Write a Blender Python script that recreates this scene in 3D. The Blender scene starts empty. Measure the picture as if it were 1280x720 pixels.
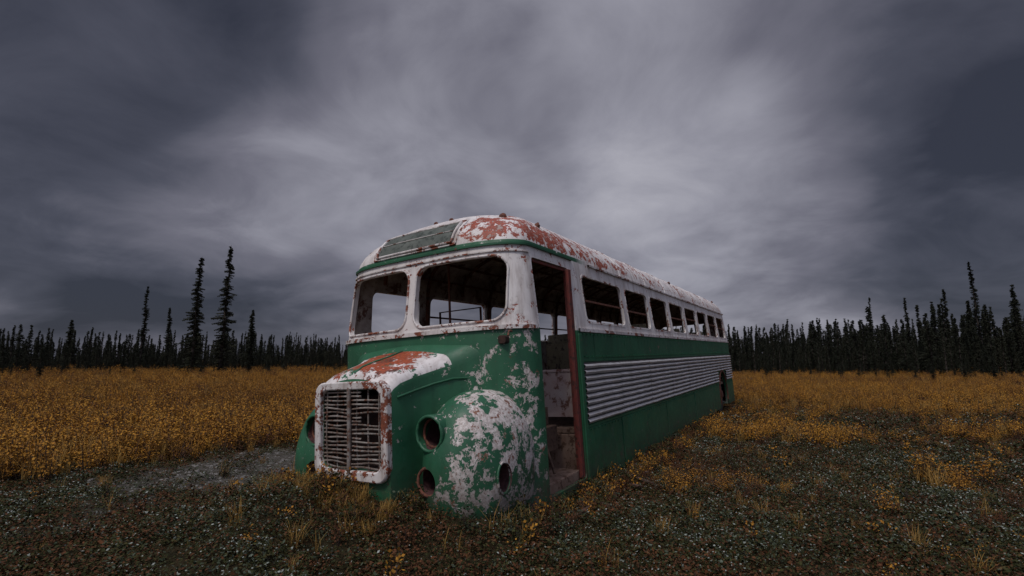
import bpy, bmesh, math, random
from mathutils import Vector, Matrix, Euler, noise
R=random.Random(7)
sc=bpy.context.scene
sc.view_settings.view_transform='Standard'; sc.view_settings.look='None'; sc.view_settings.exposure=0
COL=sc.collection

# ---------------------------------------------------------------- node helpers
class NT:
    def __init__(s,nt): s.nt=nt; s.n=nt.nodes; s.l=nt.links
    def node(s,t,**kw):
        n=s.n.new(t)
        for k,v in kw.items(): setattr(n,k,v)
        return n
    def put(s,sock,v):
        if isinstance(v,bpy.types.NodeSocket): s.l.new(v,sock)
        elif v is not None: sock.default_value=v
    def m(s,op,a,b=None,c=None,clamp=False):
        n=s.node('ShaderNodeMath',operation=op,use_clamp=clamp)
        s.put(n.inputs[0],a)
        if b is not None: s.put(n.inputs[1],b)
        if c is not None: s.put(n.inputs[2],c)
        return n.outputs[0]
    def mr(s,v,a,b,c=0.0,d=1.0,smooth=False):
        n=s.node('ShaderNodeMapRange'); n.clamp=True
        if smooth: n.interpolation_type='SMOOTHSTEP'
        s.put(n.inputs[0],v); s.put(n.inputs[1],a); s.put(n.inputs[2],b); s.put(n.inputs[3],c); s.put(n.inputs[4],d)
        return n.outputs[0]
    def mix(s,f,a,b,bt='MIX'):
        n=s.node('ShaderNodeMix',data_type='RGBA',blend_type=bt)
        def c(v): return (*v,1) if isinstance(v,tuple) and len(v)==3 else v
        s.put(n.inputs[0],f); s.put(n.inputs[6],c(a)); s.put(n.inputs[7],c(b))
        return n.outputs[2]
    def noise(s,vec,scale,detail=6,rough=.6,dist=0.0):
        n=s.node('ShaderNodeTexNoise')
        if vec is not None: s.l.new(vec,n.inputs['Vector'])
        n.inputs['Scale'].default_value=scale; n.inputs['Detail'].default_value=detail
        n.inputs['Roughness'].default_value=rough; n.inputs['Distortion'].default_value=dist
        return n.outputs[0]
    def scalev(s,vec,sc_):
        n=s.node('ShaderNodeVectorMath',operation='MULTIPLY'); s.l.new(vec,n.inputs[0]); n.inputs[1].default_value=sc_
        return n.outputs[0]
    def dot(s,vec,d):
        n=s.node('ShaderNodeVectorMath',operation='DOT_PRODUCT'); s.l.new(vec,n.inputs[0]); n.inputs[1].default_value=Vector(d).normalized()
        return n.outputs['Value']
    def ramp(s,f,stops,interp='LINEAR'):
        n=s.node('ShaderNodeValToRGB'); n.color_ramp.interpolation=interp
        e=n.color_ramp.elements
        while len(e)<len(stops): e.new(.5)
        for i,(p,c) in enumerate(stops):
            e[i].position=p; e[i].color=(*c,1)
        s.put(n.inputs[0],f); return n.outputs[0]

def newmat(name):
    m=bpy.data.materials.new(name); m.use_nodes=True
    nt=NT(m.node_tree); b=m.node_tree.nodes['Principled BSDF']
    return m,nt,b
def bump(nt,b,h,strength=.3,dist=.01):
    n=nt.node('ShaderNodeBump'); n.inputs['Strength'].default_value=strength; n.inputs['Distance'].default_value=dist
    nt.l.new(h,n.inputs['Height']); nt.l.new(n.outputs[0],b.inputs['Normal'])

# ---------------------------------------------------------------- bus materials
def paint_mat(name,mode):
    m,t,b=newmat(name)
    tc=t.node('ShaderNodeTexCoord').outputs['Object']
    sp=t.node('ShaderNodeSeparateXYZ'); t.l.new(tc,sp.inputs[0]); X,Y,Z=sp.outputs
    nA=t.noise(tc,2.2,4,.6); nB=t.noise(tc,9,8,.72,.3); nC=t.noise(tc,38,4,.7)
    nB2=t.noise(tc,4.0,9,.74,.5)
    st=t.noise(t.scalev(tc,(9,9,.9)),1.0,5,.65)
    green=t.mix(t.mr(nA,.3,.7),(.010,.078,.036),(.022,.130,.060))
    green=t.mix(t.mr(st,.5,.75,0,.65),green,(.013,.048,.024))
    wn=t.node('ShaderNodeTexWhiteNoise',noise_dimensions='1D'); t.put(wn.inputs['W'],t.m('FLOOR',t.m('ADD',X,.14)))
    green=t.mix(t.m('MULTIPLY',wn.outputs['Value'],.35),green,(.040,.145,.080))
    white=t.mix(t.mr(nA,.35,.7),(.78,.75,.73),(.60,.56,.54))
    white=t.mix(t.mr(st,.48,.74,0,.8),white,(.27,.205,.175))
    front=t.mr(X,-1.3,-.1,0,1)
    pf=t.m('ADD',t.m('MULTIPLY',nB,.55),t.m('MULTIPLY',nB2,.45))
    pf=t.m('ADD',pf,t.m('MULTIPLY',t.m('SUBTRACT',nC,.5),.18))
    if mode in('body','pod'):
        fw={'body':.062,'pod':.090}[mode]
        th=t.m('SUBTRACT',.640,t.m('MULTIPLY',front,fw))
        if mode=='pod':
            th=t.m('ADD',th,t.mr(Y,.62,1.0,.045,-.045))
            th=t.m('SUBTRACT',th,t.m('MULTIPLY',t.mr(Z,.6,.95,0,.035),t.mr(Y,.5,.9)))
        else:
            th=t.m('SUBTRACT',th,t.m('MULTIPLY',t.mr(Y,.6,1.1,0,.042),front))
        k=t.m('SUBTRACT',pf,th)
        flake=t.mr(k,0,.006)
        prim=t.mix(t.mr(nC,.4,.6),(.68,.64,.61),(.40,.35,.32))
        prim=t.mix(t.mr(k,.085,.11),prim,(.17,.06,.03))
        prim=t.mix(t.mr(t.noise(tc,6.3,8,.75),.59,.62),prim,(.22,.10,.06))
        g=t.mix(flake,green,prim)
        g=t.mix(t.mr(t.noise(tc,16,7,.75),.64,.68),g,(.10,.035,.018))
        g=t.mix(t.m('MULTIPLY',t.mr(Z,.55,.10),t.mr(nB,.35,.6,0,1)),g,(.06,.045,.03))
        rth=t.m('SUBTRACT',.625,t.m('MULTIPLY',t.mr(X,-3,-.1),.04))
        rk=t.m('SUBTRACT',pf,rth)
        edge=t.m('MULTIPLY',t.mr(Z,2.32,2.38),t.mr(Z,2.80,2.60))
        rk=t.m('ADD',rk,t.m('MULTIPLY',t.m('MULTIPLY',edge,t.mr(Y,.1,.9,.0,1.0)),t.mr(X,-5,-.2,.055,.115)))
        rk=t.m('ADD',rk,t.mr(Y,.9,1.15,0,.026))
        rk=t.m('SUBTRACT',rk,t.m('MULTIPLY',t.mr(Z,2.30,2.32),t.mr(Y,.4,-.2,0,.02)))
        red=t.mix(t.mr(nC,.4,.62),(.36,.062,.024),(.20,.042,.018))
        w=t.mix(t.mr(rk,0,.01),white,red)
        w=t.mix(t.m('MULTIPLY',t.mr(rk,.085,.095),.8),w,(.40,.34,.31))
        gz=t.m('MULTIPLY',t.m('MULTIPLY',t.mr(Z,2.29,2.30),t.mr(Z,2.345,2.34)),t.mr(X,-1.6,-1.3))
        w=t.mix(t.m('MULTIPLY',gz,t.mr(nB,.36,.40)),w,green)
        zone=t.mr(Z,1.535,1.54)
        col=t.mix(zone,g,w) if mode=='body' else g
        hh=t.m('SUBTRACT',1.0,t.mr(k,0,.01))
    elif mode=='hood':
        rk=t.m('SUBTRACT',pf,t.m('ADD',.40,t.mr(t.m('ABSOLUTE',Y),.22,.5,.0,.16)))
        rk=t.m('SUBTRACT',rk,t.mr(X,.72,.86,0,.12))
        red=t.mix(t.mr(nC,.4,.62),(.40,.080,.024),(.22,.048,.018))
        red=t.mix(t.mr(nB2,.54,.60),red,(.10,.03,.018))
        red=t.mix(t.mr(nB,.60,.62),red,(.5,.45,.42))
        col=t.mix(t.mr(rk,.0,.012),white,red)
        col=t.mix(t.mr(t.noise(tc,7,7,.7),.60,.62),col,green)
        hh=t.m('SUBTRACT',1.0,t.mr(rk,0,.01))
    elif mode=='white':
        rk=t.m('SUBTRACT',pf,.525)
        red=t.mix(t.mr(nC,.4,.62),(.28,.078,.036),(.15,.045,.025))
        col=t.mix(t.mr(rk,0,.01),white,red)
        hh=t.m('SUBTRACT',1.0,t.mr(rk,0,.01))
    elif mode=='green':
        rk=t.m('SUBTRACT',pf,.60)
        col=t.mix(t.mr(rk,0,.008),green,t.mix(t.mr(nC,.45,.55),(.5,.45,.43),(.14,.05,.03)))
        col=t.mix(t.m('MULTIPLY',t.mr(Z,.42,.02),t.mr(nB,.38,.6,0,.9)),col,(.05,.04,.025))
        col=t.mix(t.mr(t.noise(tc,16,7,.75),.64,.70),col,(.10,.035,.018))
        hh=t.m('SUBTRACT',1.0,t.mr(rk,0,.01))
    t.l.new(col,b.inputs['Base Color'])
    t.put(b.inputs['Roughness'],t.mr(nB,.3,.7,.38,.72))
    h=t.m('ADD',t.m('MULTIPLY',hh,.5),t.m('MULTIPLY',nA,1.6))
    bump(t,b,h,.6,.014)
    return m
M_body=paint_mat('bus_paint','body'); M_pod=paint_mat('fender_paint','pod'); M_hood=paint_mat('hood_paint','hood')
M_white=paint_mat('white_trim_paint','white'); M_green=paint_mat('green_panel_paint','green')

def simple(name,c1,c2,scale=8,rough=.8,metal=0,c3=None,bs=.3):
    m,t,b=newmat(name)
    tc=t.node('ShaderNodeTexCoord').outputs['Object']
    n1=t.noise(tc,scale,7,.7); n2=t.noise(tc,scale*3.1,5,.7)
    col=t.mix(t.mr(n1,.35,.65),c1,c2)
    if c3: col=t.mix(t.mr(n2,.52,.6),col,c3)
    t.l.new(col,b.inputs['Base Color']); b.inputs['Roughness'].default_value=rough; b.inputs['Metallic'].default_value=metal
    bump(t,b,n2,bs,.006)
    return m
M_rust=simple('rust',(.10,.035,.022),(.20,.075,.045),7,.9,c3=(.05,.025,.02))
M_redpost=simple('red_oxide_post',(.20,.036,.028),(.10,.026,.02),6,.7,c3=(.05,.02,.015))
M_inner=simple('interior_lining',(.16,.11,.09),(.55,.50,.46),2.5,.9,c3=(.13,.06,.045))
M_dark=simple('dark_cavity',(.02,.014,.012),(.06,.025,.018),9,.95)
M_groove=simple('groove_dark',(.05,.05,.048),(.09,.085,.08),9,.8)  # darker tone for the flat gaps between the flutes
M_socket=simple('lamp_socket_rust',(.05,.020,.022),(.12,.05,.05),9,.8,c3=(.03,.013,.012))
M_pink=simple('faded_interior_paint',(.44,.31,.28),(.54,.47,.44),2.6,.8,c3=(.18,.08,.055))
M_step=simple('step_tread',(.14,.08,.055),(.24,.17,.13),5,.9,c3=(.07,.035,.02))
M_wood=simple('weathered_plank',(.06,.032,.022),(.12,.075,.05),6,.9,c3=(.04,.02,.015))
M_seat=simple('seat_vinyl',(.16,.14,.08),(.25,.21,.14),6,.8,c3=(.06,.05,.04))
M_tire=simple('tyre_rubber',(.02,.02,.02),(.05,.045,.04),10,.9)
M_alu=simple('fluted_aluminium',(.62,.61,.61),(.42,.41,.40),4,.45,.3,c3=(.50,.48,.47),bs=.15)
M_grille=simple('grille_bars',(.34,.32,.30),(.14,.10,.075),11,.55,.25,c3=(.13,.050,.027))
M_glass=simple('sign_panel',(.085,.10,.085),(.14,.155,.135),5,.35,0,c3=(.05,.06,.05),bs=.1)

# ---------------------------------------------------------------- mesh helpers
def link(ob,parent=None):
    COL.objects.link(ob)
    if parent: ob.parent=parent
    return ob
def mk(name,verts,faces,mats,parent=None,mi=None,smooth=None):
    me=bpy.data.meshes.new(name); me.from_pydata(verts,[],faces); me.update()
    for mm in mats: me.materials.append(mm)
    if mi: 
        for p,i in zip(me.polygons,mi): p.material_index=i
    if smooth is not None:
        for p in me.polygons: p.use_smooth=True
        me.set_sharp_from_angle(angle=math.radians(smooth))
    ob=bpy.data.objects.new(name,me)
    return link(ob,parent)
class MB:
    def __init__(s): s.v=[];s.f=[];s.m=[]
    def box(s,a,b,mi=0):
        x0,y0,z0=a;x1,y1,z1=b;o=len(s.v)
        s.v+=[(x0,y0,z0),(x1,y0,z0),(x1,y1,z0),(x0,y1,z0),(x0,y0,z1),(x1,y0,z1),(x1,y1,z1),(x0,y1,z1)]
        for q in((0,3,2,1),(4,5,6,7),(0,1,5,4),(1,2,6,5),(2,3,7,6),(3,0,4,7)):
            s.f.append(tuple(o+i for i in q)); s.m.append(mi)
    def prism(s,poly,axis,a,b,mi=0):
        o=len(s.v);n=len(poly)
        for k in(a,b):
            for p in poly:
                s.v.append((k,p[0],p[1]) if axis=='x' else (p[0],k,p[1]))
        s.f.append(tuple(o+i for i in range(n))[::-1]); s.f.append(tuple(o+n+i for i in range(n)))
        for i in range(n):
            j=(i+1)%n; s.f.append((o+i,o+j,o+n+j,o+n+i))
        s.m+=[mi]*(n+2)
    def tube(s,pts,r,seg=6,mi=0,closed=False,prof=None):
        o=len(s.v);n=len(pts)
        P=[Vector(p) for p in pts]
        for i in range(n):
            if closed: d=P[(i+1)%n]-P[i-1]
            else: d=P[min(i+1,n-1)]-P[max(i-1,0)]
            d.normalize()
            up=Vector((0,0,1)) if abs(d.z)<.9 else Vector((1,0,0))
            a=d.cross(up).normalized(); b_=a.cross(d)
            rr=r[i] if isinstance(r,(list,tuple)) else r
            for k in range(seg):
                an=2*math.pi*(k+.5)/seg
                s.v.append(tuple(P[i]+a*math.cos(an)*rr+b_*math.sin(an)*rr))
        cnt=n if closed else n-1
        for i in range(cnt):
            for k in range(seg):
                a0=o+i*seg+k;a1=o+i*seg+(k+1)%seg;b0=o+((i+1)%n)*seg+k;b1=o+((i+1)%n)*seg+(k+1)%seg
                s.f.append((a0,a1,b1,b0)); s.m.append(mi)
        if not closed:
            s.f.append(tuple(o+k for k in range(seg))[::-1]); s.f.append(tuple(o+(n-1)*seg+k for k in range(seg))); s.m+=[mi,mi]
    def obj(s,name,mats,parent=None,smooth=None,bevel=0):
        ob=mk(name,s.v,s.f,mats,parent,s.m,smooth)
        bm=bmesh.new(); bm.from_mesh(ob.data); bmesh.ops.recalc_face_normals(bm,faces=bm.faces); bm.to_mesh(ob.data); bm.free()
        if bevel:
            md=ob.modifiers.new('b','BEVEL'); md.width=bevel; md.segments=2; md.limit_method='ANGLE'
        return ob
def rrect(a0,b0,a1,b1,r,n=5):
    pts=[]
    for cx,cy,s in((a1-r,b1-r,0),(a0+r,b1-r,90),(a0+r,b0+r,180),(a1-r,b0+r,270)):
        for i in range(n+1):
            an=math.radians(s+90*i/n); pts.append((cx+r*math.cos(an),cy+r*math.sin(an)))
    return pts
def circ(cx,cy,rx,ry=None,n=28):
    ry=ry or rx
    return [(cx+rx*math.cos(2*math.pi*i/n),cy+ry*math.sin(2*math.pi*i/n)) for i in range(n)]
def boolean(ob,cut,smooth=32):
    md=ob.modifiers.new('bool','BOOLEAN'); md.operation='DIFFERENCE'; md.object=cut; md.solver='EXACT'
    dg=bpy.context.evaluated_depsgraph_get(); ev=ob.evaluated_get(dg)
    me=bpy.data.meshes.new_from_object(ev,depsgraph=dg)
    ob.modifiers.clear(); ob.data=me
    for p in me.polygons: p.use_smooth=True
    me.set_sharp_from_angle(angle=math.radians(smooth))
    bpy.data.objects.remove(cut)

# ================================================================ BUS
bus=bpy.data.objects.new('abandoned_bus',None); COL.objects.link(bus)
BX=-11.2
Gz=2.3; RH=.58
def frontx(y,w,f,x0,n): 
    a=min(1,abs(y)/w); return x0+(f-x0)*math.sqrt(max(0,1-a**n))
def levels(o=0.0):
    L=[]
    for z,w,f in((.02+o,1.2,.20),(.6,1.2,.20),(1.1,1.2,.20),(1.5,1.2,.20),(1.58,1.195,.185),(1.9,1.17,.14),(2.2,1.145,.095),(Gz,1.135,.075)):
        L.append((z,w-o,f-o,-.22-(.2-f)*.5,BX+o,4.0))
    for th in(8,16,25,35,45,55,65,75,83,88):
        c=math.cos(math.radians(th)); s=math.sin(math.radians(th)); q=1-c
        L.append((Gz+(RH-o)*s,(1.135-o)*c**.9,.075-o-q*1.15,-.28-q*1.55,BX+o+q*.7,4.0-1.5*s))
    return L
def ringpts(l):
    z,w,f,x0,xr,n=l; P=[]
    cr=min(.25,w*.5)
    xs=[xr+cr+(x0-xr-cr)*i/24 for i in range(24)]
    for x in xs: P.append((x,w,z))
    N=44
    for i in range(N+1):
        y=w*math.cos(math.pi*i/N); P.append((frontx(y,w,f,x0,n),y,z))
    for x in xs[::-1]: P.append((x,-w,z))
    for i in range(1,6):
        a=math.pi/2*i/6; P.append((xr+cr-cr*math.sin(a),-w+cr-cr*math.cos(a),z))
    P.append((xr,-w+cr,z)); P.append((xr,w-cr,z))
    for i in range(1,6):
        a=math.pi/2*(6-i)/6; P.append((xr+cr-cr*math.sin(a),w-cr+cr*math.cos(a),z))
    return P
V=[];F=[];MI=[]
for o,inn in((0,False),(.045,True)):
    base=len(V); Ls=levels(o); n=None
    for l in Ls:
        p=ringpts(l); n=len(p); V+=p
    def add(f): F.append(f[::-1] if inn else f); MI.append(1 if inn else 0)
    for i in range(len(Ls)-1):
        for k in range(n):
            a=base+i*n+k;b_=base+i*n+(k+1)%n
            add((b_,a,a+n,b_+n))
    add(tuple(base+k for k in range(n))); add(tuple(base+(len(Ls)-1)*n+k for k in range(n))[::-1])
shell=mk('body_shell',V,F,[M_body,M_inner],bus,MI)
bm=bmesh.new(); bm.from_mesh(shell.data)
def outward_ok():
    f=max((f for f in bm.faces if f.material_index==0),key=lambda f:f.calc_center_median().z); f.normal_update()
    return f.normal.z>0
if not outward_ok(): bmesh.ops.reverse_faces(bm,faces=bm.faces)
bm.to_mesh(shell.data); bm.free()
c=MB()
WIN=[(-1.36,-2.66)]
x=-2.80
for i in range(7):
    WIN.append((x,x-1.02)); x-=1.155
for a,b_ in WIN: c.prism(rrect(b_,1.63,a,2.17,.09),'y',-1.6,1.6)
c.prism(rrect(-1.06,.09,-.27,2.19,.05),'y',.9,1.6)
c.prism(rrect(-1.15,1.63,-.36,2.14,.09),'y',-1.6,-.9)
for s in(1,-1):
    pts=rrect(.055,1.605,1.03,2.185,.13,7)
    c.prism([(s*p[0],p[1]) for p in pts],'x',-.22,.8)
c.prism(rrect(-.7,1.65,.7,2.1,.1),'x',-12,-10.9)
for ya,yb in((.9,1.6),(-1.6,-.9)): c.prism([p for p in circ(-9.35,.30,.52) ],'y',ya,yb)
cut=c.obj('cut',[M_body,M_rust])
boolean(shell,cut)

def outline(o,z,l):
    zz,w,f,x0,xr,n=l
    return ringpts((z,w+o,f+o,x0,xr-o,n))
g=MB(); GL=levels()[7]
def band(mb,l,z0,z1,o0,o1,mi=0,sel=None):
    A=outline(o0,z0,l);B=outline(o1,z0,l);Cc=outline(o1,z1,l);D=outline(o0,z1,l)
    n=len(A);o=len(mb.v);mb.v+=A+B+Cc+D
    for k in range(n):
        j=(k+1)%n
        if sel and not (sel(A[k]) and sel(A[j])): continue
        for r0,r1 in((0,1),(1,2),(2,3),(3,0)):
            mb.f.append((o+r0*n+k,o+r0*n+j,o+r1*n+j,o+r1*n+k)); mb.m.append(mi)
band(g,GL,2.290,2.308,-.01,.024,0,lambda p:p[0]>-1.5)
band(g,GL,2.29,2.310,-.01,.026,1,lambda p:p[0]<=-1.2)
g.obj('roof_gutter',[M_green,M_white],bus,40)
g=MB(); BL=levels()[3]
keep=lambda p:(p[0]<-1.07 or p[1]<0 or p[0]>-.26)
band(g,BL,1.525,1.560,-.01,.018,0,keep)
g.obj('belt_moulding',[M_white],bus,40)
g=MB()
band(g,BL,1.215,1.24,-.01,.014,0,lambda p:p[0]<-1.07)
for s in(1,-1):
    for xa,xb in((-8.83,-1.1),(-10.9,-9.90)):
        ya,yb=sorted((s*1.19,s*1.214)); g.box((xa,ya,.555),(xb,yb,.58))
g.obj('rub_rail',[M_green],bus,40)
g=MB(); l2=levels()[6]
band(g,l2,2.225,2.236,-.01,.010,0,lambda p:p[0]>-.25)
g.obj('windshield_header_trim',[M_white],bus,40)

for side in(1,-1):
    V=[];F=[];MI=[]
    nr=10; z0=.59; z1=1.205; p=(z1-z0)/nr
    def prof_(first):
        pr=[]
        for i in range(first,nr):
            zb=z0+i*p
            pr+=[(0.003,zb),(.022,zb+p*.10),(.033,zb+p*.38),(.024,zb+p*.64),(.002,zb+p*.74)]
        pr.append((.003,z1)); return pr
    for xa_,xb_,first in((-1.14,-2.2,0),(-2.2,-3.4,0),(-3.4,-4.6,0),(-4.6,-5.8,0),(-5.8,-7.0,0),(-7.0,-8.2,0),(-8.2,-8.80,0),(-8.80,-9.92,4),(-9.92,-10.9,0)):
        prof=prof_(first)
        a=xa_-.003; b_=xb_+.003; dx=R.uniform(-.003,.003)
        sub=8; o=len(V)
        for k in range(sub+1):
            xx=a+(b_-a)*k/sub; bow=R.uniform(0,.004); sag=R.uniform(-.0025,.0025)
            for d,z in prof: V.append((xx,side*(1.2+.002+d+bow+abs(dx)),z+sag+R.uniform(-.0015,.0015)))
        n=len(prof)
        for k in range(sub):
            for q in range(n-1):
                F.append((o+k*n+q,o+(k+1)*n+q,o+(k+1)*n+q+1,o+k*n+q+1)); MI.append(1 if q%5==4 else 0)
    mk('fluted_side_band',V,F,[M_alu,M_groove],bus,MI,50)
sk=MB()
pan=[(-1.14-i,-2.14-i) for i in range(7)]+[(-8.14,-8.80),(-9.92,-10.95)]
for a,b_ in pan:
    for side in(1,-1):
        y0=1.2*side; y1=side*(1.2+R.uniform(.008,.022)); tw=R.uniform(-.008,.008)
        sk.box((b_+.010,min(y0,y1),.0+tw),(a-.010,max(y0,y1),.548))
for i in range(10):
    a=-1.14-i; b_=max(a-1,-10.95)
    for side in(1,-1):
        y1=side*(1.2+.006); y0=1.2*side
        sk.box((b_+.004-.35 if b_-.35>-10.95 else -10.95,min(y0,y1),1.246),(a-.004-.35,max(y0,y1),1.518))
sk.obj('skirt_panels',[M_green],bus,None,.004)
rv=MB()
for i in range(95):
    xr_=-1.2-i*.102
    for z in(1.268,1.50,.53):
        if z==.53 and -9.92<xr_<-8.8: continue
        rv.box((xr_-.006,1.2,z-.006),(xr_+.006,1.2245,z+.006))
rv.obj('rivets',[M_green],bus)

wf=MB()
def ringprism(mb,inner,outer,axis,a,b_,mi=0):
    o=len(mb.v); n=len(inner)
    for pl in(inner,outer):
        for k in(a,b_):
            for p in pl: mb.v.append((k,p[0],p[1]) if axis=='x' else (p[0],k,p[1]))
    for i in range(n):
        j=(i+1)%n
        for r0,r1 in((0,1),(1,3),(3,2),(2,0)):
            mb.f.append((o+r0*n+i,o+r0*n+j,o+r1*n+j,o+r1*n+i)); mb.m.append(mi)
for a,b_ in WIN:
    for s in(1,-1):
        o=len(wf.v)
        ringprism(wf,rrect(b_+.018,1.648,a-.018,2.152,.08),rrect(b_-.004,1.626,a+.004,2.174,.09),'y',0,.035)
        for i in range(o,len(wf.v)):
            v=wf.v[i]; w=1.195-(v[2]-1.58)*(.05/.62); wf.v[i]=(v[0],s*(w-.030+v[1]),v[2])
wf.obj('window_frames',[M_white],bus,40)
sb=MB()
for i,(a,b_) in enumerate(WIN):
    for s in(1,-1):
        if (i*7+s)%3: 
            z=R.uniform(1.86,1.95); w=1.14
            sb.box((b_+.02,s*w-.008,z-.01),(a-.02,s*w+.008,z+.012))
sb.obj('sash_bars',[M_rust],bus)
wg=MB()
for s in(1,-1):
    P=[];Q=[]; pts=rrect(.048,1.598,1.037,2.192,.135,7); n=len(pts)
    for i in range(n):
        a=pts[i];b_=pts[(i+1)%n]
        for k in range(4): Q.append((a[0]+(b_[0]-a[0])*k/4,a[1]+(b_[1]-a[1])*k/4))
    for y,z in Q:
        tt=min(1,max(0,(z-1.58)/(2.2-1.58))); w=1.195-.05*tt; f=.185-.09*tt; x0=-.22-(.2-f)*.5
        P.append((frontx(y,w,f,x0,4)+.004,s*y,z))
    P2=[P[0]]
    for p in P[1:]:
        if (Vector(p)-Vector(P2[-1])).length>.004: P2.append(p)
    wg.tube(P2,.012,6,0,True)
wg.obj('windshield_frame',[M_white],bus,60)

def dome(y,th,off=0):
    c_=math.cos(math.radians(th)); s=math.sin(math.radians(th)); q=1-c_
    w=(1.135)*c_**.9; f=.075-q*1.15; x0=-.28-q*1.55
    return Vector((frontx(y,w,f,x0,4-1.5*s)+off*.8,y,Gz+RH*s+off*.6))
def patch(name,y0,y1,t0,t1,off,mat,thick=.02,ny=16,ntt=6):
    V=[];F=[]
    for o in(off,off-thick):
        for j in range(ntt+1):
            for i in range(ny+1):
                V.append(tuple(dome(y0+(y1-y0)*i/ny,t0+(t1-t0)*j/ntt,o)))
    S=(ny+1)*(ntt+1)
    for j in range(ntt):
        for i in range(ny):
            a=j*(ny+1)+i; F.append((a,a+1,a+ny+2,a+ny+1)); F.append((S+a,S+a+ny+1,S+a+ny+2,S+a+1))
    for i in range(ny):
        F.append((i,S+i,S+i+1,i+1)); a=ntt*(ny+1)+i; F.append((a,a+1,S+a+1,S+a))
    for j in range(ntt):
        a=j*(ny+1); F.append((a,a+ny+1,S+a+ny+1,S+a)); a+=ny; F.append((a,S+a,S+a+ny+1,a+ny+1))
    return mk(name,V,F,[mat],bus,None,50)
patch('destination_sign_glass',-.54,.44,8,31,.010,M_glass,.02)
fr=MB()
def signloop(y0,y1,t0,t1,off):
    return [dome(y0+(y1-y0)*i/20,t0,off) for i in range(21)]+[dome(y1+.01,t0+(t1-t0)*i/6,off) for i in range(1,6)]+[dome(y1+(y0-y1)*i/20,t1,off) for i in range(21)]+[dome(y0-.01,t1-(t1-t0)*i/6,off) for i in range(1,6)]
fr.tube([tuple(p) for p in signloop(-.56,.46,7,32,.010)],.014,6,0,True)
fr.tube([tuple(p) for p in signloop(-.61,.51,5,35,.002)],.009,6,0,True)
fr.tube([tuple(dome(-.54+.98*i/16,20,.014)) for i in range(17)],.005,5,0)
fr.obj('destination_sign_frame',[M_white],bus,60)
cl=MB()
for y,th,s_ in((-.98,24,.6),(.80,38,.8),(-.1,52,.5),(.12,52,.5)):
    p=dome(y,th,.0); q=p+Vector((.022,0,.022))*s_
    cl.tube([tuple(p-Vector((.03,0,.03))*s_),tuple(p+Vector((.008,0,.008))*s_),tuple(q),tuple(q+Vector((.006,0,.006))*s_)],[.05*s_,.05*s_,.036*s_,.014*s_],12,0)
for xx_ in(-.75,-6,-10.5):
    cl.tube([(xx_,.95,2.58),(xx_,.98,2.63),(xx_,.985,2.65)],[.035,.03,.012],10,0)
cl.obj('clearance_lamps',[M_rust],bus,50)
rs=MB()
for a,b_ in WIN[1:]:
    xs_=a+.07
    P=[(xs_,(1.135*math.cos(math.radians(t))**.9),Gz+RH*math.sin(math.radians(t))+.002) for t in range(2,90,6)]
    P+= [(xs_,-p[1],p[2]) for p in P[::-1]]
    rs.tube(P,.007,5)
rs.obj('roof_seams',[M_white],bus,60)

# ---- nose / hood
secs=[(-.02,1.02,1.50,.10),(.10,.88,1.46,.12),(.20,.72,1.40,.13),(.30,.60,1.345,.13),(.45,.51,1.30,.13),(.62,.465,1.26,.13),(.76,.445,1.22,.13),(.83,.44,1.18,.13),(.865,.43,1.13,.12)]
NY=.02
def nprof(x,hw,zt,r):
    P=[(x,hw,-.1),(x,hw,.35),(x,hw,.7),(x,hw,zt-r)]
    for i in range(1,7):
        a=math.pi/2*i/6; P.append((x,hw-r+r*math.cos(a),zt-r+r*math.sin(a)))
    for i in range(1,9):
        y=(hw-r)*(1-i/8); P.append((x,y,zt+.045*(1-(y/(hw-r))**2)))
    P=P+[(x,-p[1],p[2]) for p in P[-2::-1]]
    return [(p[0],p[1]+NY,p[2]) for p in P]
V=[];F=[];MI=[]
for s in secs: V+=nprof(*s)
n=len(nprof(*secs[0]))
for i in range(len(secs)-1):
    for k in range(n):
        a=i*n+k;b_=i*n+(k+1)%n
        F.append((a,b_,b_+n,a+n)); MI.append(1 if (i>=3 and 4<=k<n-6) else 0)
F.append(tuple(range(n))[::-1]); MI.append(0)
F.append(tuple((len(secs)-1)*n+k for k in range(n))); MI.append(0)
nose=mk('hood_and_cowl',V,F,[M_pod,M_hood,M_dark],bus,MI)
bm=bmesh.new(); bm.from_mesh(nose.data); bmesh.ops.recalc_face_normals(bm,faces=bm.faces); bm.to_mesh(nose.data); bm.free()
c=MB(); c.prism(rrect(-.36+NY,.50,.36+NY,1.085,.07),'x',.55,1.1,2)
cut=c.obj('cut',[M_pod,M_hood,M_dark]); boolean(nose,cut,35)
hs=MB()
hs.tube([(.30,NY,1.395),(.45,NY,1.348),(.62,NY,1.308),(.76,NY,1.268),(.84,NY,1.22)],.010,6)
for s in(1,-1):
    hs.tube([(.22,NY+s*.695,1.13),(.30,NY+s*.603,1.13),(.45,NY+s*.513,1.10),(.62,NY+s*.468,1.06),(.80,NY+s*.445,1.02)],.009,6)
hs.obj('hood_hinge',[M_green],bus,60)
gr=MB()
ringprism(gr,rrect(-.365+NY,.48,.365+NY,1.09,.08),rrect(-.435+NY,.40,.435+NY,1.155,.11),'x',.84,.905,0)
gr.obj('grille_surround',[M_white],bus,40,.012)
gb=MB()
nb=19
for i in range(nb):
    z=.50+i*(.57/(nb-1)); pts=[]
    ph=R.uniform(0,6); amp=R.uniform(.001,.006)
    brk=R.random()
    for k in range(13):
        y=NY-.37+.74*k/12
        if brk<.2 and k>8 : break
        pts.append((.885-.03*(abs(y-NY)/.37)**2+amp*math.sin(ph+k*.9),y,z+amp*1.3*math.cos(ph*2+k*.8)))
    gb.tube(pts,.0075,6)
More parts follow.
